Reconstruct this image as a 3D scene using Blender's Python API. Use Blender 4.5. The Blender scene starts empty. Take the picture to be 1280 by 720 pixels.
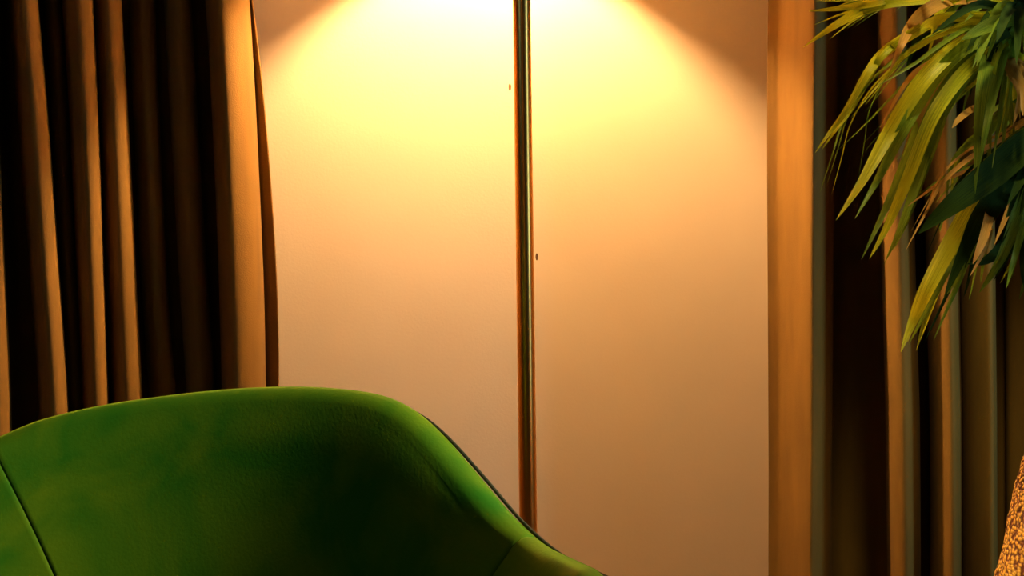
import bpy, bmesh, math, random
from mathutils import Vector, Matrix, noise
random.seed(7)
S = bpy.context.scene
COL = S.collection
F = 1778.0            # focal length in pixels of a 1280 px wide frame
CZ = 1.2              # camera height
HY = 150.0            # image row of the horizon (lens shift)
WALL_Y = 3.0

def at(px, py, Y):
    """world point at depth Y that the photo shows at px, py"""
    return Vector(((px-640)/F*Y, Y, CZ-(py-HY)/F*Y))

# ------------------------------------------------------------------ helpers
def link(name, me, mats, parent=None, smooth=True):
    o = bpy.data.objects.new(name, me)
    COL.objects.link(o)
    for m in (mats if isinstance(mats, (list, tuple)) else [mats]):
        me.materials.append(m)
    if smooth:
        for p in me.polygons: p.use_smooth = True
    if parent is not None: o.parent = parent
    return o

def obj(name, bm, mats, parent=None, smooth=True):
    me = bpy.data.meshes.new(name)
    bmesh.ops.recalc_face_normals(bm, faces=bm.faces[:])
    bm.to_mesh(me); bm.free()
    o = link(name, me, mats, parent, smooth)
    if parent is not None and parent.type == 'EMPTY':
        for v in me.vertices: v.co -= parent.location
    elif parent is not None and parent.parent is not None:
        for v in me.vertices: v.co -= parent.parent.location
    return o

def thing(name, label, cat, loc, group=None):
    o = bpy.data.objects.new(name, None); COL.objects.link(o)
    o.location = loc; o.empty_display_size = .1
    o['label'] = label; o['category'] = cat
    if group: o['group'] = group
    return o

def catmull(pts, n):
    """n samples per span through pts (tuples of any length)"""
    out = []
    P = [pts[0]] + list(pts) + [pts[-1]]
    for i in range(1, len(P)-2):
        a, b, c, d = P[i-1], P[i], P[i+1], P[i+2]
        for k in range(n):
            t = k/n; t2 = t*t; t3 = t2*t
            out.append(tuple(.5*((2*b[j]) + (-a[j]+c[j])*t + (2*a[j]-5*b[j]+4*c[j]-d[j])*t2 +
                     (-a[j]+3*b[j]-3*c[j]+d[j])*t3) for j in range(len(a))))
    out.append(tuple(pts[-1]))
    return out

def grid_bm(rows, close_u=False, close_v=False):
    bm = bmesh.new()
    V = [[bm.verts.new(p) for p in r] for r in rows]
    nu, nv = len(rows), len(rows[0])
    for i in range(nu if close_u else nu-1):
        for j in range(nv if close_v else nv-1):
            a, b = V[i][j], V[i][(j+1) % nv]
            c, d = V[(i+1) % nu][(j+1) % nv], V[(i+1) % nu][j]
            try: bm.faces.new((a, b, c, d))
            except ValueError: pass
    return bm

def tube_bm(path, rad, seg=14, cap=True, bm=None):
    bm = bm or bmesh.new()
    rings = []
    n = len(path)
    for i, p in enumerate(path):
        p = Vector(p)
        t = (Vector(path[min(i+1, n-1)]) - Vector(path[max(i-1, 0)])).normalized()
        up = Vector((0, 0, 1)) if abs(t.z) < .9 else Vector((0, 1, 0))
        x = t.cross(up).normalized(); y = t.cross(x).normalized()
        r = rad[i] if isinstance(rad, (list, tuple)) else rad
        rings.append([bm.verts.new(p + (x*math.cos(a)+y*math.sin(a))*r)
                      for a in [2*math.pi*k/seg for k in range(seg)]])
    for a, b in zip(rings, rings[1:]):
        for k in range(seg):
            bm.faces.new((a[k], a[(k+1) % seg], b[(k+1) % seg], b[k]))
    if cap:
        bm.faces.new(rings[0][::-1]); bm.faces.new(rings[-1])
    return bm

def lathe_bm(prof, cx, cy, seg=48, cap=False):
    rows = [[(cx+r*math.cos(2*math.pi*k/seg), cy+r*math.sin(2*math.pi*k/seg), z) for k in range(seg)] for r, z in prof]
    bm = grid_bm(rows, close_v=True)
    if cap:
        bm.verts.ensure_lookup_table()
        bm.faces.new([bm.verts[k] for k in range(seg)][::-1])
        m = len(prof)-1
        bm.faces.new([bm.verts[m*seg+k] for k in range(seg)])
    return bm

def box_bm(x0, x1, y0, y1, z0, z1):
    bm = bmesh.new()
    bmesh.ops.create_cube(bm, size=1)
    for v in bm.verts:
        v.co = Vector((x0+(x1-x0)*(v.co.x+.5), y0+(y1-y0)*(v.co.y+.5), z0+(z1-z0)*(v.co.z+.5)))
    return bm

# ------------------------------------------------------------------ materials
def mat(name):
    m = bpy.data.materials.new(name); m.use_nodes = True
    nt = m.node_tree; b = nt.nodes['Principled BSDF']
    return m, nt, b
def N(nt, t, **kw):
    n = nt.nodes.new(t)
    for k, v in kw.items(): setattr(n, k, v)
    return n
def mapping(nt, scale, coord='Object'):
    tc = N(nt, 'ShaderNodeTexCoord'); mp = N(nt, 'ShaderNodeMapping')
    mp.inputs['Scale'].default_value = scale
    nt.links.new(tc.outputs[coord], mp.inputs['Vector'])
    return mp
def noise_ramp(nt, scale, c0, c1, ns=5, p0=.35, p1=.65, detail=3, coord='Object'):
    mp = mapping(nt, scale, coord); nz = N(nt, 'ShaderNodeTexNoise')
    nz.inputs['Scale'].default_value = ns; nz.inputs['Detail'].default_value = detail
    nt.links.new(mp.outputs[0], nz.inputs['Vector'])
    r = N(nt, 'ShaderNodeValToRGB')
    r.color_ramp.elements[0].color = (*c0, 1); r.color_ramp.elements[1].color = (*c1, 1)
    r.color_ramp.elements[0].position = p0; r.color_ramp.elements[1].position = p1
    nt.links.new(nz.outputs['Fac'], r.inputs['Fac'])
    return nz, r
def bump(nt, b, src, strength, dist):
    bp = N(nt, 'ShaderNodeBump'); bp.inputs['Strength'].default_value = strength
    bp.inputs['Distance'].default_value = dist
    nt.links.new(src, bp.inputs['Height']); nt.links.new(bp.outputs[0], b.inputs['Normal'])

# painted wall, with two tiny nicks
M_wall, nt, b = mat('wall_paint')
nz, r = noise_ramp(nt, (1, 1, 1), (.78, .66, .50), (.82, .70, .53), 3)
tc = N(nt, 'ShaderNodeTexCoord')
last = r.outputs['Color']
for (px, py, w, h) in ((637.3, 109, 1.8, 4.5), (671, 321, 1.6, 4.5)):
    p = at(px, py, WALL_Y)
    sb = N(nt, 'ShaderNodeVectorMath', operation='SUBTRACT'); sb.inputs[1].default_value = (p.x, WALL_Y, p.z)
    mu = N(nt, 'ShaderNodeVectorMath', operation='MULTIPLY'); mu.inputs[1].default_value = (F/3/w, 0, F/3/h)
    ln = N(nt, 'ShaderNodeVectorMath', operation='LENGTH')
    lt = N(nt, 'ShaderNodeMath', operation='LESS_THAN'); lt.inputs[1].default_value = 1
    mx = N(nt, 'ShaderNodeMix', data_type='RGBA'); mx.inputs['B'].default_value = (.12, .06, .02, 1)
    nt.links.new(tc.outputs['Object'], sb.inputs[0]); nt.links.new(sb.outputs[0], mu.inputs[0])
    nt.links.new(mu.outputs[0], ln.inputs[0]); nt.links.new(ln.outputs['Value'], lt.inputs[0])
    nt.links.new(lt.outputs[0], mx.inputs['Factor']); nt.links.new(last, mx.inputs['A'])
    last = mx.outputs['Result']
nt.links.new(last, b.inputs['Base Color'])
b.inputs['Roughness'].default_value = .85
n2 = N(nt, 'ShaderNodeTexNoise'); n2.inputs['Scale'].default_value = 160
nt.links.new(tc.outputs['Object'], n2.inputs['Vector'])
bump(nt, b, n2.outputs['Fac'], .12, .002)

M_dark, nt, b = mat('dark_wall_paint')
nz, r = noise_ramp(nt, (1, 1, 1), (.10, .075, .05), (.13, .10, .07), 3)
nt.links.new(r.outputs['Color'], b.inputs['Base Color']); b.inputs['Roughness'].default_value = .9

M_ceil, nt, b = mat('ceiling_paint')
nz, r = noise_ramp(nt, (1, 1, 1), (.55, .48, .38), (.6, .52, .42), 3)
nt.links.new(r.outputs['Color'], b.inputs['Base Color']); b.inputs['Roughness'].default_value = .9

M_floor, nt, b = mat('dark_wood_floor')
nz, r = noise_ramp(nt, (1, 14, 1), (.05, .025, .012), (.10, .05, .025), 4)
nt.links.new(r.outputs['Color'], b.inputs['Base Color']); b.inputs['Roughness'].default_value = .45

def curtain_mat(name, c0, c1):
    m, nt, b = mat(name)
    nz, r = noise_ramp(nt, (1, 1, .25), c0, c1, 22)
    nt.links.new(r.outputs['Color'], b.inputs['Base Color'])
    b.inputs['Roughness'].default_value = .8
    b.inputs['Sheen Weight'].default_value = .0; b.inputs['Sheen Roughness'].default_value = .4
    mp = mapping(nt, (1, 1, 1)); wv = N(nt, 'ShaderNodeTexNoise'); wv.inputs['Scale'].default_value = 420
    nt.links.new(mp.outputs[0], wv.inputs['Vector'])
    bump(nt, b, wv.outputs['Fac'], .35, .0015)
    return m
M_curt = curtain_mat('taupe_curtain_cloth', (.175, .090, .008), (.215, .113, .012))

# velvet
M_velvet, nt, b = mat('green_velvet')
nz, r = noise_ramp(nt, (1, 1, 1), (.018, .120, .002), (.105, .180, .002), 7.0, .40, .68, 4)
nz.inputs['Distortion'].default_value = .6
nt.links.new(r.outputs['Color'], b.inputs['Base Color'])
b.inputs['Roughness'].default_value = .75
b.inputs['Specular IOR Level'].default_value = .15
b.inputs['Sheen Weight'].default_value = .42; b.inputs['Sheen Roughness'].default_value = .35
b.inputs['Sheen Tint'].default_value = (.62, .75, .03, 1)
mp = mapping(nt, (1, 1, 1)); n2 = N(nt, 'ShaderNodeTexNoise'); n2.inputs['Scale'].default_value = 260
nt.links.new(mp.outputs[0], n2.inputs['Vector']); bump(nt, b, n2.outputs['Fac'], .25, .001)

M_pipe, nt, b = mat('dark_green_piping')
nz, r = noise_ramp(nt, (1, 1, 1), (.012, .012, .003), (.02, .02, .004), 40)
nt.links.new(r.outputs['Color'], b.inputs['Base Color']); b.inputs['Roughness'].default_value = .8

M_wood, nt, b = mat('dark_chair_wood')
nz, r = noise_ramp(nt, (1, 1, .1), (.05, .025, .01), (.09, .045, .02), 30)
nt.links.new(r.outputs['Color'], b.inputs['Base Color']); b.inputs['Roughness'].default_value = .4

M_brass, nt, b = mat('polished_brass')
nz, r = noise_ramp(nt, (1, 1, .2), (.88, .42, .09), (.92, .48, .12), 12)
nt.links.new(r.outputs['Color'], b.inputs['Base Color'])
b.inputs['Metallic'].default_value = 1; b.inputs['Roughness'].default_value = .28

# lamp shade: cloth that lets some light through
M_shade = bpy.data.materials.new('lampshade_cloth'); M_shade.use_nodes = True
nt = M_shade.node_tree; nt.nodes.clear()
out = N(nt, 'ShaderNodeOutputMaterial'); mixs = N(nt, 'ShaderNodeMixShader'); mixs.inputs[0].default_value = .25
df = N(nt, 'ShaderNodeBsdfDiffuse'); tr = N(nt, 'ShaderNodeBsdfTranslucent')
nz, r = noise_ramp(nt, (1, 1, 1), (.8, .62, .36), (.86, .68, .42), 60)
nt.links.new(r.outputs['Color'], df.inputs['Color']); nt.links.new(r.outputs['Color'], tr.inputs['Color'])
nt.links.new(df.outputs[0], mixs.inputs[1]); nt.links.new(tr.outputs[0], mixs.inputs[2]); nt.links.new(mixs.outputs[0], out.inputs[0])

BULB = (1.0, .57, .225)
M_bulb = bpy.data.materials.new('lit_bulb_glass'); M_bulb.use_nodes = True
nt = M_bulb.node_tree; nt.nodes.clear()
out = N(nt, 'ShaderNodeOutputMaterial'); em = N(nt, 'ShaderNodeEmission')
em.inputs['Color'].default_value = (*BULB, 1); em.inputs['Strength'].default_value = 3300
nt.links.new(em.outputs[0], out.inputs[0])

def leaf_mat(name, c0, c1, trans=.45, rough=.45):
    m = bpy.data.materials.new(name); m.use_nodes = True
    nt = m.node_tree; b = nt.nodes['Principled BSDF']; out = nt.nodes['Material Output']
    nz, r = noise_ramp(nt, (1.5, 40, 1), c0, c1, 2.2, .42, .58, 3, 'UV')
    nt.links.new(r.outputs['Color'], b.inputs['Base Color']); b.inputs['Roughness'].default_value = rough; b.inputs['Specular IOR Level'].default_value = .25
    t = N(nt, 'ShaderNodeBsdfTranslucent'); nt.links.new(r.outputs['Color'], t.inputs['Color'])
    mx = N(nt, 'ShaderNodeMixShader'); mx.inputs[0].default_value = trans
    nt.links.new(b.outputs[0], mx.inputs[1]); nt.links.new(t.outputs[0], mx.inputs[2])
    nt.links.new(mx.outputs[0], out.inputs[0])
    return m
M_leafs = [leaf_mat('yellow_green_leaf', (.20, .27, .008), (.92, .88, .03), .5),
           leaf_mat('green_leaf', (.05, .14, .008), (.36, .48, .04), .45),
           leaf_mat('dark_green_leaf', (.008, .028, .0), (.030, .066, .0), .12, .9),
           leaf_mat('dry_orange_leaf', (.45, .24, .05), (.75, .42, .10), .4)]

M_bark, nt, b = mat('rough_cork_bark')
mp = mapping(nt, (1, 1, 1)); vo = N(nt, 'ShaderNodeTexVoronoi'); vo.inputs['Scale'].default_value = 190
nt.links.new(mp.outputs[0], vo.inputs['Vector'])
r = N(nt, 'ShaderNodeValToRGB'); e = r.color_ramp.elements
e[0].color = (1, .55, .09, 1); e[0].position = .30; e[1].color = (.14, .03, .01, 1); e[1].position = .68
nt.links.new(vo.outputs['Distance'], r.inputs['Fac']); nt.links.new(r.outputs['Color'], b.inputs['Base Color'])
b.inputs['Roughness'].default_value = .6
inv = N(nt, 'ShaderNodeMath', operation='SUBTRACT'); inv.inputs[0].default_value = 1
nt.links.new(vo.outputs['Distance'], inv.inputs[1]); bump(nt, b, inv.outputs[0], 1, .006)

M_stem, nt, b = mat('leaf_stem_bark')
nz, r = noise_ramp(nt, (1, 1, 3), (.10, .06, .03), (.22, .13, .06), 30)
nt.links.new(r.outputs['Color'], b.inputs['Base Color']); b.inputs['Roughness'].default_value = .8
M_pot, nt, b = mat('dark_glazed_pot')
nz, r = noise_ramp(nt, (1, 1, 1), (.03, .028, .025), (.05, .045, .04), 10)
nt.links.new(r.outputs['Color'], b.inputs['Base Color']); b.inputs['Roughness'].default_value = .35
M_soil, nt, b = mat('potting_soil')
nz, r = noise_ramp(nt, (1, 1, 1), (.02, .012, .006), (.06, .035, .02), 60)
nt.links.new(r.outputs['Color'], b.inputs['Base Color']); b.inputs['Roughness'].default_value = 1

# ------------------------------------------------------------------ room
XL, XR, YF, ZC = -1.75, 1.9, -.9, 2.6
def struct(name, bm, m):
    o = obj(name, bm, m, smooth=False); o['kind'] = 'structure'; return o
struct('wall_back', box_bm(XL-.1, XR+.1, WALL_Y, WALL_Y+.1, 0, ZC), M_wall)
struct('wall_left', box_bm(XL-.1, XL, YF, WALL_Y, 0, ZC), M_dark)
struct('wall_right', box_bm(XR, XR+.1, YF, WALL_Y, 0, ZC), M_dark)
struct('floor', box_bm(XL-.1, XR+.1, YF, WALL_Y+.1, -.1, 0), M_floor)
struct('ceiling', box_bm(XL-.1, XR+.1, YF, WALL_Y+.1, ZC, ZC+.1), M_ceil)
struct('baseboard_back', box_bm(XL, XR, WALL_Y-.015, WALL_Y, 0, .1), M_wall)

# ------------------------------------------------------------------ curtains
def X(px, Y): return (px-640)/F*Y
def fold(c, r, Yt, Yd, sk=0):
    """omega fold: c = (px at image top, middle, bottom); r = (top, bottom) half width in px"""
    D = Yd-Yt
    out = []
    for k, d in ((-.45, 1), (-.95, .6), (-1.0, .30+.1*sk), ((sk-1)*.6-.12, .09+.08*sk), (sk, 0), ((1+sk)*.5+.2*(1-sk), .09-.03*sk), (1.0, .30-.05*sk), (.95, .6), (.45, 1)):
        out.append((c, k, r, Yt+D*d, Yt))
    return out
def build_curtain(name, label, spec, z_top, hem, folds_group='folded hanging curtains'):
    """spec = list of folds -> a hanging cloth, profile swept from top to hem"""
    rows = []
    zs = [hem + (z_top-hem)*i/44 for i in range(45)]
    for z in zs:
        prof = []
        for (c, k, r, Y, Yt) in spec:
            row = HY + (CZ-z)/Yt*F            # image row of this height at the fold
            t = max(-.9, min(1.5, row/520))
            c0, c1, c2 = c
            q = c0*(1-t)*(1-2*t) + 4*c1*t*(1-t) + c2*t*(2*t-1)   # quadratic through three heights
            if t < 0: q = c0 + (4*c1-3*c0-c2)*t
            if t > 1: q = c2 + (3*c2-4*c1+c0)*(t-1)*.3
            rr = r[0] + (r[1]-r[0])*max(0, min(1.2, t))
            x = X(q, Y) + k*rr/F*(Yt+(Y-Yt)*.7)
            prof.append((x, Y))
        s = catmull(prof, 6)
        rows.append([(x + .0025*noise.noise(Vector((x*9, z*2.3, 1))), y + .006*noise.noise(Vector((x*6, z*1.7, 5))), z) for x, y in s])
    o = obj(name, grid_bm(rows), M_curt)
    md = o.modifiers.new('thickness', 'SOLIDIFY'); md.thickness = .003; md.offset = 0
    o['label'] = label; o['category'] = 'curtain'; o['group'] = 'curtains either side of the wall'
    del o['group']
    return o

L = []
L += fold((-150, -140, -128), (22, 22), 2.19, 2.44)
L += fold((-88, -78, -66), (20, 20), 2.25, 2.50)
L += fold((-27, -17, -6), (19, 18), 2.32, 2.56)
L += fold((30, 49, 67), (18, 18), 2.395, 2.62)
L += fold((67, 80, 95), (9, 10), 2.52, 2.66)
L += fold((98, 110, 120), (18, 16), 2.465, 2.69)
L += fold((134, 147, 159), (17, 19), 2.52, 2.74)
L += fold((178, 188, 205), (15, 15), 2.66, 2.78)
L += fold((222, 236, 252), (16, 17), 2.645, 2.80)
Lf = fold((285, 299, 305), (27, 27), 2.60, 2.86)
LC = (285, 299, 305)
for k, Y in ((-.45, 2.86), (-.95, 2.76), (-1.0, 2.68), (-.80, 2.625), (-.42, 2.60), (.1, 2.612), (.6, 2.645), (.9, 2.69), (1.0, 2.74)):
    L.append((LC, k, (27, 27), Y, 2.60))
# the free edge turns back and hangs as a narrow strip
L += [((311.5, 323, 330), 0, (1, 1), 2.785, 2.60), ((314, 332, 339), 0, (1, 1), 2.775, 2.60), ((316.5, 341, 348.5), 0, (1, 1), 2.765, 2.60)]
build_curtain('curtain', 'dark taupe curtain hanging in leaning folds left of the lamp, behind the green chair',
              L, 2.42, .03)
R_ = []
Rf = fold((1003, 1001, 1000), (43, 40), 2.60, 2.90)
RC = (1003, 1001, 1000)
for k, Y in ((-1.0, 2.735), (-.85, 2.73), (-.60, 2.718), (-.30, 2.68), (.05, 2.63), (.30, 2.602), (.44, 2.60), (.60, 2.61), (.85, 2.64), (1.0, 2.69), (.95, 2.80)):
    R_.append((RC, k, (43, 40), Y, 2.60))
R_ += [((1060, 1060, 1060), 0, (10, 10), 2.86, 2.6)]
R_ += fold((1119, 1122, 1128), (21, 20), 2.52, 2.82, .15)
R_ += fold((1177, 1178, 1182), (20, 19), 2.485, 2.78, .4)
R_ += fold((1221, 1222, 1225), (22, 21), 2.49, 2.76, .62)
R_ += fold((1275, 1277, 1279), (20, 20), 2.72, 2.82)
R_ += fold((1336, 1337, 1339), (30, 30), 2.45, 2.78)  # unseen fold, set forward to shade the folds to its left
R_ += fold((1410, 1411, 1413), (24, 24), 2.64, 2.84)
build_curtain('curtain', 'dark taupe curtain hanging in straight folds right of the lamp, behind the leafy plant',
              R_, 2.42, .03)
# rods the curtains hang from, above the frame of the photograph
for nm, lab, a, b_ in (('curtain_rod', 'brass rod carrying the curtain left of the lamp', (-1.12, 2.22), (-.44, 2.78)),
                 ('curtain_rod', 'brass rod carrying the curtain right of the lamp', (.47, 2.80), (1.12, 2.52))):
    t = thing(nm, lab, 'curtain rod', ((a[0]+b_[0])/2, (a[1]+b_[1])/2, 2.43))
    p0 = Vector((*a, 2.46)); p1 = Vector((*b_, 2.46))
    obj('rod', tube_bm([p0, p1], .012), M_brass, t)
    for p in (p0, p1):
        obj('ceiling_bracket', tube_bm([p + Vector((0, 0, .008)), Vector((p.x, p.y, ZC))], .008), M_brass, t)

# ------------------------------------------------------------------ floor lamp
PX = lambda z: .0178 + (1.42-z)*.0125     # the pole leans a touch
PY = 2.62
BX, BY = -.055, 2.72
lamp = thing('floor_lamp', 'tall brass floor lamp lighting the cream wall behind the green chair', 'lamp', (PX(0), PY, 0))
obj('base', lathe_bm([(.001, 0), (.15, 0), (.155, .006), (.15, .018), (.05, .026), (.03, .05), (.018, .07), (.001, .07)], PX(0), PY), M_brass, lamp)
obj('pole', tube_bm([(PX(z), PY, z) for z in (.05, .4, .8, 1.2, 1.6, 2.03)], .0165, 40), M_brass, lamp)
obj('shade_arm', tube_bm(catmull([(PX(2), PY, 2.01), (PX(2)-.02, PY+.02, 2.03), (BX+.02, BY-.01, 2.02), (BX, BY, 1.975)], 6), .007), M_brass, lamp)
obj('socket', lathe_bm([(.001, 1.98), (.016, 1.98), (.02, 1.965), (.02, 1.90), (.017, 1.893), (.001, 1.893)], BX, BY, 24), M_brass, lamp)
bb = obj('bulb', lathe_bm([(.001, 1.808), (.016, 1.811), (.026, 1.823), (.030, 1.840), (.026, 1.858), (.016, 1.878), (.014, 1.893)], BX, BY, 24), M_bulb, lamp)
sh = obj('lamp_shade', lathe_bm([(.207, 1.635), (.206, 1.64), (.105, 1.97)], BX, BY, 64), M_shade, lamp)
sp = bmesh.new()
for k in range(3):
    a = 2*math.pi*k/3+.3
    tube_bm([(BX+.015*math.cos(a), BY+.015*math.sin(a), 1.965), (BX+.103*math.cos(a), BY+.103*math.sin(a), 1.965)], .002, 6, True, sp)
obj('shade_spider', sp, M_brass, lamp)

# ------------------------------------------------------------------ green tub chair
CCX, CCY, YAW, CA, CB, FS = -.352, 1.47, -.40, .425, .215, 1.05
# silhouette of the rim measured in the photo
TT = [(-160, 606), (-100, 588), (-60, 574), (-30, 558), (0, 543), (50, 522.5), (100, 510), (150, 500.5), (200, 493.5), (250, 487.5), (300, 483), (350, 480.5), (400, 480.5), (450, 484.5),
      (480, 489.5), (500, 496), (530, 512), (560, 540), (600, 586), (640, 634), (670, 663), (697, 683), (740, 702), (780, 720), (840, 744), (950, 790), (1100, 850)]
def rim_plan(s):
    """s in [-1.75, 1.75]; +-1 at the arm seams; returns local (u, v) on the chair's own axes"""
    a = abs(s); sg = 1 if s >= 0 else -1
    if a <= 1:
        ph = a*FS; return sg*CA*math.sin(ph), CB*math.cos(ph)
    tu, tv = CA*math.cos(FS), -CB*math.sin(FS)
    n = math.hypot(tu, tv); tu /= n; tv /= n
    d = (a-1)*.40
    # arms bend gently forward
    turn = (a-1)*.35
    cu, cv = tu*math.cos(turn)+tv*math.sin(turn), tv*math.cos(turn)-tu*math.sin(turn)
    return sg*(CA*math.sin(FS)+cu*d), CB*math.cos(FS)+cv*d
cw, sw = math.cos(YAW), math.sin(YAW)
def to_world(u, v): return CCX+cw*u-sw*v, CCY+sw*u+cw*v
def lerp_tab(x, T):
    if x <= T[0][0]: return T[0][1]
    for (x0, y0), (x1, y1) in zip(T, T[1:]):
        if x <= x1: return y0+(y1-y0)*(x-x0)/(x1-x0)
    return T[-1][1]
NS = 140
SS = [-1.75+3.5*i/NS for i in range(NS+1)]
rim = []
for s in SS:
    x, y = to_world(*rim_plan(s))
    z = CZ-(lerp_tab(640+F*x/y, TT)-HY)/F*y
    if s < -1:
        z = None
    rim.append([x, y, z])
zr = {}
# left arm is out of the photo: give it the height profile of the right arm
iR = [i for i, s in enumerate(SS) if s >= 1][0]; iL = max(i for i, s in enumerate(SS) if s <= -1)
zL = rim[iL+1][2]
for i in range(iL, -1, -1):
    j = NS-i
    rim[i][2] = zL + (rim[j][2]-rim[iR][2])
for _ in range(3):
    z = [r[2] for r in rim]
    for i in range(1, NS): rim[i][2] = (z[i-1]+2*z[i]+z[i+1])/4
# arm fronts roll down to the seat
for i, s in enumerate(SS):
    a = abs(s)
    if a > 1.45: rim[i][2] -= .12*((a-1.45)/.3)**2
iS = min(range(NS//2), key=lambda i: abs(640+F*rim[i][0]/rim[i][1]+12))
CEN = to_world(0, -.10)
ZB = .30
def section(i):
    """cross-section of the padded shell at rim sample i, from inner bottom over the rim to outer bottom"""
    x, y, z = rim[i]
    xa, ya, _ = rim[max(i-1, 0)]; xb, yb, _ = rim[min(i+1, NS)]
    tx, ty = xb-xa, yb-ya; n = math.hypot(tx, ty); nx, ny = -ty/n, tx/n      # outward
    H = z-ZB; TH = .042
    pts = []
    def P(off, dz):
        k = max(0, dz)/H
        sc = 1-.30*k**1.25
        px = CEN[0]+(x+nx*off-CEN[0])*sc; py = CEN[1]+(y+ny*off-CEN[1])*sc
        return (px, py, z-dz)
    for k in range(12, 0, -1):
        d = H*(k/12)**1.25
        pts.append(P(-TH*.78 - .022*math.sin(math.pi*min(1, d/H)), max(d, .03)))
    for a in range(0, 9):                       # rounded rim
        th = math.pi*(1-a/8)
        pts.append(P(-TH*.34 + TH*.44*math.cos(th), .022-.022*math.sin(th)))
    for k in range(1, 11):
        d = .03 + (H-.03)*(k/10)
        pts.append(P(TH*.12 + .012*math.sin(math.pi*k/10), d))
    return pts
SEC = [section(i) for i in range(NS+1)]
def panel(i0, i1, seam0, seam1):
    """shell panel; edges flagged as seams tuck into the padding"""
    rows = []
    for i in range(i0, i1+1):
        # the arm seams curve inwards on their way down
        a = max(-1, min(1, (i-NS/2)/((iR-iS)/2)))
        row = []
        for j in range(len(SEC[i])):
            k = max(0, (rim[i][2]-SEC[i][j][2])/(rim[i][2]-ZB))
            f = max(0, min(NS-.001, i - a*.80*min(k, .5)*NS/3.5*(1 if abs(a) < 1 else max(0, 1-(abs(SS[i])-1)/.75))))
            lo = int(f); row.append(Vector(SEC[lo][j]).lerp(Vector(SEC[lo+1][j]), f-lo))
        rows.append(row)
    def tuck(row, nxt, d):
        m = len(row)
        for j in range(m):
            q = row[m-1-j]           # opposite side of the padding
            v = (q-row[j]);
            row[j] = row[j] + (v.normalized()*min(d, v.length*.3) if v.length > 1e-6 else v)
    def seam_rows(a, b):
        r1 = [p.lerp(q, .0) for p, q in zip(a, b)]; r2 = [p.lerp(q, .12) for p, q in zip(a, b)]; r3 = [p.lerp(q, .35) for p, q in zip(a, b)]
        tuck(r1, None, .0045); tuck(r2, None, .0015)
        return [r1, r2, r3]
    if seam0: rows = seam_rows(rows[0], rows[1]) + rows[1:]
    if seam1: rows = rows[:-1] + seam_rows(rows[-1], rows[-2])[::-1]
    bm = grid_bm(rows, close_v=True)
    bm.verts.ensure_lookup_table()
    m = len(rows[0])
    if not seam0: bm.faces.new([bm.verts[k] for k in range(m)])
    if not seam1: bm.faces.new([bm.verts[(len(rows)-1)*m+k] for k in range(m)][::-1])
    return bm
chair = thing('armchair', 'green velvet tub armchair with a curved back in front of the floor lamp', 'armchair', (CEN[0], CEN[1], 0))
obj('backrest', panel(iS, iR, True, True), M_velvet, chair)
obj('armrest', panel(0, iS, False, True), M_velvet, chair)
obj('armrest', panel(iR, NS, True, False), M_velvet, chair)
# piping round the outer edge of the rim
def rimpt(i, off, dz):
    x, y, z = rim[i]; xa, ya, _ = rim[max(i-1, 0)]; xb, yb, _ = rim[min(i+1, NS)]
    tx, ty = xb-xa, yb-ya; n = math.hypot(tx, ty)
    return (x-ty/n*off, y+tx/n*off, z-dz)
pp = obj('piping', tube_bm([rimpt(i, .0075, .012) for i in range(2, NS-1)], .0019, 8), M_pipe, chair)
pp['label'] = 'dark piping along the outer edge of the rim'
# seat cushion
def ring(scale, z, puff=0):
    pts = []
    for i in range(4, NS-3, 4):
        x, y, _ = rim[i]
        k = (rim[i][2]-z)/(rim[i][2]-ZB)
        sc = (1-.30*max(0, k)**1.25)*scale
        pts.append((CEN[0]+(x-CEN[0])*sc, CEN[1]+(y-CEN[1])*sc, z))
    return pts
SC = .80
rows = [[(CEN[0]+(p[0]-CEN[0])*.02, CEN[1]+(p[1]-CEN[1])*.02, .31) for p in ring(SC, .31)],
        ring(SC*.95, .31), ring(SC, .325), ring(SC*.99, .42), ring(SC*.94, .445), ring(SC*.6, .455),
        [(CEN[0]+(p[0]-CEN[0])*.02, CEN[1]+(p[1]-CEN[1])*.02, .458) for p in ring(SC, .45)]]
obj('seat_cushion', grid_bm(rows, close_v=True), M_velvet, chair)
for u, v in ((-.2, .1), (.2, .1), (-.2, -.25), (.2, -.25)):
    x, y = to_world(u, v); x2, y2 = to_world(u*1.25, v*1.2)
    obj('leg', tube_bm([(x2, y2, 0), (x, y, .315)], [.011, .019], 14), M_wood, chair)

# ------------------------------------------------------------------ plant
PYD = 2.0
POT = at(1335, 300, PYD)
plant = thing('potted_plant', 'leafy potted plant with drooping strap leaves in front of the right curtain', 'plant', (POT.x, PYD, 0))
crown = at(1282, 22, PYD); crown2 = at(1316, 175, PYD)
obj('pot', lathe_bm([(.001, 0), (.12, 0), (.13, .01), (.165, .26), (.17, .27), (.165, .275), (.155, .27), (.15, .235), (.001, .23)], POT.x, PYD, 48), M_pot, plant)
obj('soil', lathe_bm([(.001, .24), (.148, .24), (.149, .236)], POT.x, PYD, 32), M_soil, plant)
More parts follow.
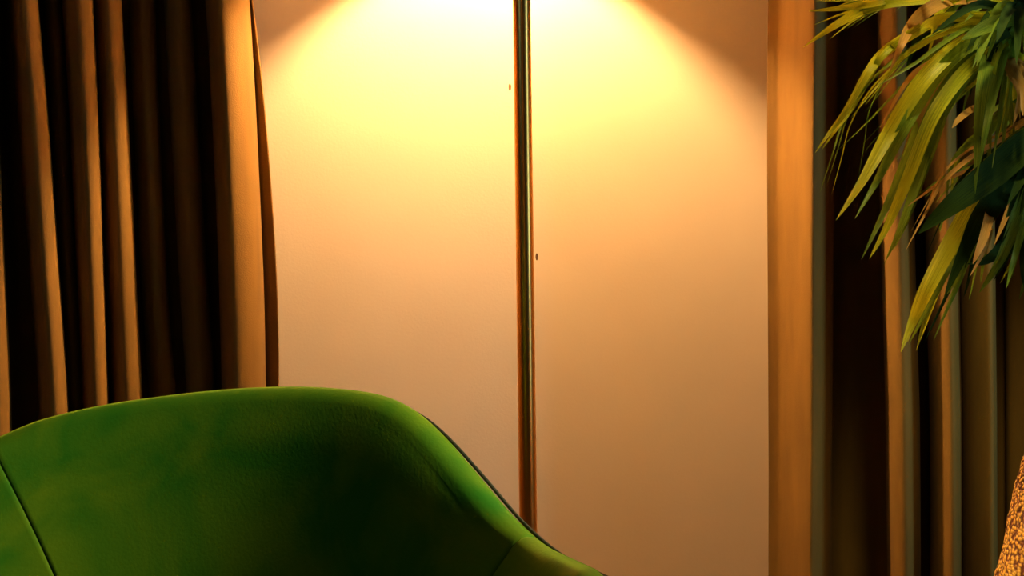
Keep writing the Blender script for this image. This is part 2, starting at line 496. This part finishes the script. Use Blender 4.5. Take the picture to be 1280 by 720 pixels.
# swollen rough trunk
prof = [(.135, .235), (.132, .35), (.118, .46), (.100, .545), (.082, .62), (.065, .70), (.045, .78), (.030, .86), (.022, .95), (.018, 1.02)]
pf = catmull(prof, 5)
rows = []
for r0, z in pf:
    row = []
    for k in range(72):
        a = 2*math.pi*k/72
        n = noise.noise(Vector((math.cos(a)*r0*95, math.sin(a)*r0*95, z*95)))*.004 + noise.noise(Vector((math.cos(a)*r0*30, math.sin(a)*r0*30, z*30)))*.005
        row.append((POT.x+(r0+n)*math.cos(a), PYD+(r0+n)*math.sin(a), z))
    rows.append(row)
obj('trunk', grid_bm(rows, close_v=True), M_bark, plant)
st = bmesh.new()
tube_bm(catmull([(POT.x, PYD, .98), (POT.x-.005, PYD, 1.08), tuple(crown2)], 6), .013, 12, True, st)
tube_bm(catmull([tuple(crown2), tuple(crown2+Vector((.02, .01, .08))), tuple(crown)], 6), .011, 12, True, st)
obj('stem', st, M_stem, plant)

fb = bmesh.new(); uvl = fb.loops.layers.uv.new('UVMap')
def leaf(pts, w, m, depth=0.0, tip=None, tw=0.0):
    """pts: photo positions base->tip; w: width px; depth: offset of tip in metres towards the room"""
    n = len(pts)
    P = []
    for k, (px, py) in enumerate(pts):
        t = k/(n-1)
        Y = PYD + depth*t + .03*math.sin(t*3+px)
        P.append(tuple(at(px, py, Y)))
    sm = [Vector(p) for p in catmull(P, 7)]
    N_ = len(sm); L1, C1, R1 = [], [], []
    for k, p in enumerate(sm):
        t = k/(N_-1)
        tan = (sm[min(k+1, N_-1)]-sm[max(k-1, 0)]).normalized()
        view = (Vector((0, 0, CZ))-p).normalized()
        side = tan.cross(view).normalized()
        nrm = side.cross(tan).normalized()
        ang = tw*(t-.3) + .25*math.sin(t*5+w)
        sd = side*math.cos(ang)+nrm*math.sin(ang)
        nn = nrm*math.cos(ang)-side*math.sin(ang)
        prof = min(1, (t/.12)**.7*.7+.3)*(1-max(0, (t-.45)/.55)**2.0)
        hw = w/F*PYD*.5*max(prof, .03)
        L1.append(fb.verts.new(p+sd*hw+nn*hw*.35)); C1.append(fb.verts.new(p)); R1.append(fb.verts.new(p-sd*hw+nn*hw*.35))
    off = random.random()*7
    for k in range(N_-1):
        for A, B, va, vb in ((L1, C1, 0, .5), (C1, R1, .5, 1)):
            f = fb.faces.new((A[k], B[k], B[k+1], A[k+1])); f.material_index = m; f.smooth = True
            for lp, (uu, vv) in zip(f.loops, ((k, va), (k, vb), (k+1, vb), (k+1, va))):
                lp[uvl].uv = (uu/(N_-1)+off, vv+off)
G = 1; Yl = 0; Dk = 2; Or = 3
c1 = (1282, 22); c2 = (1312, 175)
leaves = [
 ([c1, (1220, -30), (1150, -14), (1095, 3), (1050, 10), (1011, 14)], 9, Yl, .0),
 ([c1, (1210, -20), (1140, -3), (1085, 8), (1050, 18), (1018, 31)], 4, Yl, .05),
 ([c1, (1235, -16), (1165, -3), (1110, 3), (1075, 14), (1040, 34), (1004, 59)], 13, Yl, .02),
 ([c1, (1230, 0), (1160, 0), (1110, 8), (1085, 18), (1058, 36)], 3, G, .1),
 ([c1, (1240, 2), (1195, -2), (1160, 12), (1138, 34), (1126, 58), (1112, 90)], 14, Or, -.03),
 ([c1, (1230, 20), (1180, 22), (1140, 42), (1105, 66), (1085, 92), (1060, 136), (1036, 168), (1019, 191)], 11, Yl, .0),
 ([c1, (1235, 24), (1190, 38), (1140, 62), (1105, 98), (1064, 147)], 5, Yl, .08),
 ([c1, (1230, 30), (1175, 60), (1130, 105), (1085, 152), (1045, 190)], 3, G, .1),
 ([c1, (1225, 25), (1150, 55), (1090, 100), (1055, 150), (1040, 195), (1025, 240)], 3, G, .1),
 ([c1, (1240, 42), (1195, 62), (1155, 100), (1112, 165), (1078, 225), (1045, 275)], 18, Yl, -.05),
 ([c1, (1250, 46), (1205, 72), (1168, 112), (1142, 180), (1112, 250), (1077, 324)], 16, G, .02),
 ([c1, (1255, 50), (1205, 90), (1165, 145), (1135, 220), (1110, 280), (1087, 323)], 15, Yl, -.02),
 ([c1, (1245, 45), (1200, 66), (1160, 120), (1130, 200), (1100, 285)], 12, Or, .04),
 ([c1, (1232, 40), (1212, 34), (1178, 54), (1140, 82), (1095, 108)], 5, G, -.05),
 ([c1, (1248, 35), (1205, 48), (1165, 78), (1135, 100), (1100, 160)], 9, Or, .06),
 ([c1, (1238, 38), (1190, 52), (1150, 90), (1128, 130), (1105, 180)], 10, G, .1),
 ([c1, (1255, 42), (1238, 62), (1228, 110), (1223, 170), (1219, 243)], 15, G, -.1),
 ([c1, (1268, 42), (1256, 62), (1245, 105), (1234, 155), (1222, 215)], 12, G, -.12),
 ([c1, (1262, 44), (1246, 70), (1236, 120), (1216, 190)], 7, Yl, -.08),
 ([c1, (1250, 50), (1232, 70), (1212, 110), (1202, 150)], 5, G, .03),
 ([c1, (1258, 52), (1225, 95), (1185, 130), (1150, 175), (1120, 200)], 5, G, .1),
 ([c1, (1255, 48), (1215, 80), (1190, 105), (1183, 130)], 4, Or, .1),
 ([c2, (1290, 130), (1255, 150), (1215, 178), (1190, 205), (1182, 260)], 7, G, .08),
 ([(1225, 132), (1213, 138), (1198, 150), (1190, 160)], 7, Or, -.05),
 ([c2, (1290, 150), (1250, 175), (1215, 195), (1178, 228), (1155, 270), (1132, 313)], 5, Or, -.05),
 ([c2, (1290, 160), (1225, 205), (1180, 225), (1150, 246), (1134, 258)], 4, Or, .02),
 ([c2, (1285, 128), (1255, 140), (1230, 160), (1205, 185)], 9, G, .06),
 ([c2, (1280, 165), (1240, 200), (1205, 235), (1180, 270), (1175, 290)], 11, G, .02),
 ([c2, (1285, 180), (1240, 216), (1195, 252), (1148, 292)], 30, Dk, -.12),
 ([c2, (1290, 190), (1262, 225), (1235, 260), (1212, 300), (1180, 372)], 26, Dk, -.05),
 ([c2, (1275, 195), (1235, 225), (1195, 290), (1160, 355), (1141, 400), (1126, 440)], 20, Yl, .03),
 ([c2, (1278, 195), (1235, 235), (1200, 300), (1170, 365), (1136, 430)], 12, G, .06),
 ([c2, (1285, 200), (1245, 225), (1212, 290), (1195, 345), (1184, 368)], 8, G, .1),
 ([(1242, 240), (1237, 266), (1228, 300), (1216, 330)], 10, Or, -.16),
 ([(1240, 285), (1232, 310), (1212, 346)], 4, Or, -.14),
 ([(1269, 240), (1265, 252), (1255, 278), (1243, 306)], 6, Or, -.18),
 ([c2, (1300, 200), (1278, 250), (1252, 320), (1224, 366)], 14, G, -.05),
 ([c2, (1300, 210), (1285, 262), (1268, 320), (1258, 360)], 9, G, -.08),
 ([c2, (1302, 215), (1290, 262), (1262, 300), (1235, 325), (1209, 330)], 16, Dk, 0),
 ([c2, (1300, 220), (1290, 275), (1282, 330), (1284, 372)], 16, Dk, -.05),
 ([c2, (1285, 210), (1262, 240), (1240, 268), (1218, 300), (1206, 335)], 12, Dk, -.02),
 ([(1262, 66), (1262, 76), (1268, 92), (1276, 112), (1279, 145)], 14, Or, -.1),
 ([(1253, 84), (1262, 96), (1272, 110), (1275, 150)], 4, Or, -.1),
 ([(1300, 120), (1284, 96), (1276, 120), (1266, 158)], 8, Or, -.08),
]
for pts, w, m, d in leaves: leaf(pts, w*1.2, m, d, tw=random.uniform(-.5, .5))
for rep in range(3):
    for pts, w, m, d in leaves:
        if m == Dk or len(pts) < 5: continue
        jx, jy = random.uniform(6, 34+16*rep), random.uniform(-30, 8)
        q = [(px+jx*(k/(len(pts)-1)), py+jy*(k/(len(pts)-1))) for k, (px, py) in enumerate(pts)]
        leaf(q, w*random.uniform(.5, 1.0), random.choice((m, G, Yl if rep else Dk)), d+random.uniform(.03, .14), tw=random.uniform(-.6, .6))
# the dense dark heart of the crown and leaves on its far and right sides
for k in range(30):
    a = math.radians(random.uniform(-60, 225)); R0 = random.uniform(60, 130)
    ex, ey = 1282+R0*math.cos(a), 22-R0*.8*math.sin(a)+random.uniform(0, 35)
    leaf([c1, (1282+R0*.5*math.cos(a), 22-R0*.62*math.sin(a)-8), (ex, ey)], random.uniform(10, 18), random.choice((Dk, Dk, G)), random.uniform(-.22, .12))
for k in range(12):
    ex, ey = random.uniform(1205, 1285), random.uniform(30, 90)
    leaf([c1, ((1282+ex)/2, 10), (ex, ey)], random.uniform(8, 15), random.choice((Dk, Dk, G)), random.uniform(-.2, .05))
for k in range(26):
    a = math.radians(random.uniform(-75, 75)); R0 = random.uniform(90, 190)
    ex, ey = 1312+R0*math.cos(a), 175-R0*math.sin(a)*.7+60
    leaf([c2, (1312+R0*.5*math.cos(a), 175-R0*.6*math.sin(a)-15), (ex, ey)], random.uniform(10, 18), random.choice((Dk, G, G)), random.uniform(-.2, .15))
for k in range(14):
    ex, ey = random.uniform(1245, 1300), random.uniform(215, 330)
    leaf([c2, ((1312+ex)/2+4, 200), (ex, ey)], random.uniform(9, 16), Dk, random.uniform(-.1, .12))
me = bpy.data.meshes.new('foliage'); fb.to_mesh(me); fb.free()
fo = link('foliage', me, M_leafs, plant, False)
for v in me.vertices: v.co -= plant.location

# ------------------------------------------------------------------ lights
def area(name, loc, aim, size, power, color, size_y=None):
    l = bpy.data.lights.new(name, 'AREA'); l.energy = power; l.color = color
    l.shape = 'RECTANGLE'; l.size = size; l.size_y = size_y or size
    o = bpy.data.objects.new(name, l); COL.objects.link(o); o.location = loc
    o.rotation_euler = (Vector(aim)-Vector(loc)).to_track_quat('-Z', 'Y').to_euler()
    return o
area('cool_right_fill', (1.8, 1.6, 1.2), (.7, 2.5, 1.0), .2, 8.5, (.5, .88, 1.0), 1.6)  # cool fill added for right-facing folds; no window is modelled
area('cool_left_fill', (-1.5, .2, 1.9), (-.4, 2.4, 1.0), .6, 1.6, (.38, .80, 1.0))  # weak cool fill added for the left curtain's folds
area('pole_reflection_fill', (-.1, -.7, 1.4), (0, 2.6, 1.2), .18, .6, (1, .48, .12), 1.6)  # unseen warm strip, added to reflect in the brass pole
def spot(name, loc, aim, deg, power, color, rad=.1, blend=.6):
    l = bpy.data.lights.new(name, 'SPOT'); l.energy = power; l.color = color
    l.spot_size = math.radians(deg); l.spot_blend = blend; l.shadow_soft_size = rad
    o = bpy.data.objects.new(name, l); COL.objects.link(o); o.location = loc
    o.rotation_euler = (Vector(aim)-Vector(loc)).to_track_quat('-Z', 'Y').to_euler()
spot('chair_fill_spot', (1.6, .80, 1.88), (-.66, 1.68, .60), 17, 320, (1, .92, .62))  # added fill, aimed at the chair's left inner side
spot('trunk_fill_spot', (.25, 1.55, .30), (.79, 2.0, .60), 18, 16, (1, .62, .2), .03)  # added warm fill that brightens the bark, no fixture here
spot('plant_fill_spot', (.62, 1.55, 2.5), (.80, 1.98, 1.3), 34, 95, (1, .80, .36))  # overhead fill added to brighten the foliage

w = bpy.data.worlds.new('World'); S.world = w; w.use_nodes = True
w.node_tree.nodes['Background'].inputs['Color'].default_value = (.5, .6, .6, 1)
w.node_tree.nodes['Background'].inputs['Strength'].default_value = .004

# ------------------------------------------------------------------ camera
cam = bpy.data.cameras.new('camera'); co = bpy.data.objects.new('camera', cam); COL.objects.link(co)
co.location = (0, 0, CZ); co.rotation_euler = (math.radians(90), 0, 0)
cam.sensor_width = 36; cam.lens = 36*F/1280
cam.shift_y = -(360-HY)/1280
cam.clip_start = .05
S.camera = co
S.view_settings.view_transform = 'Standard'
S.view_settings.look = 'None'
S.view_settings.exposure = 0
S.cycles.max_bounces = 8
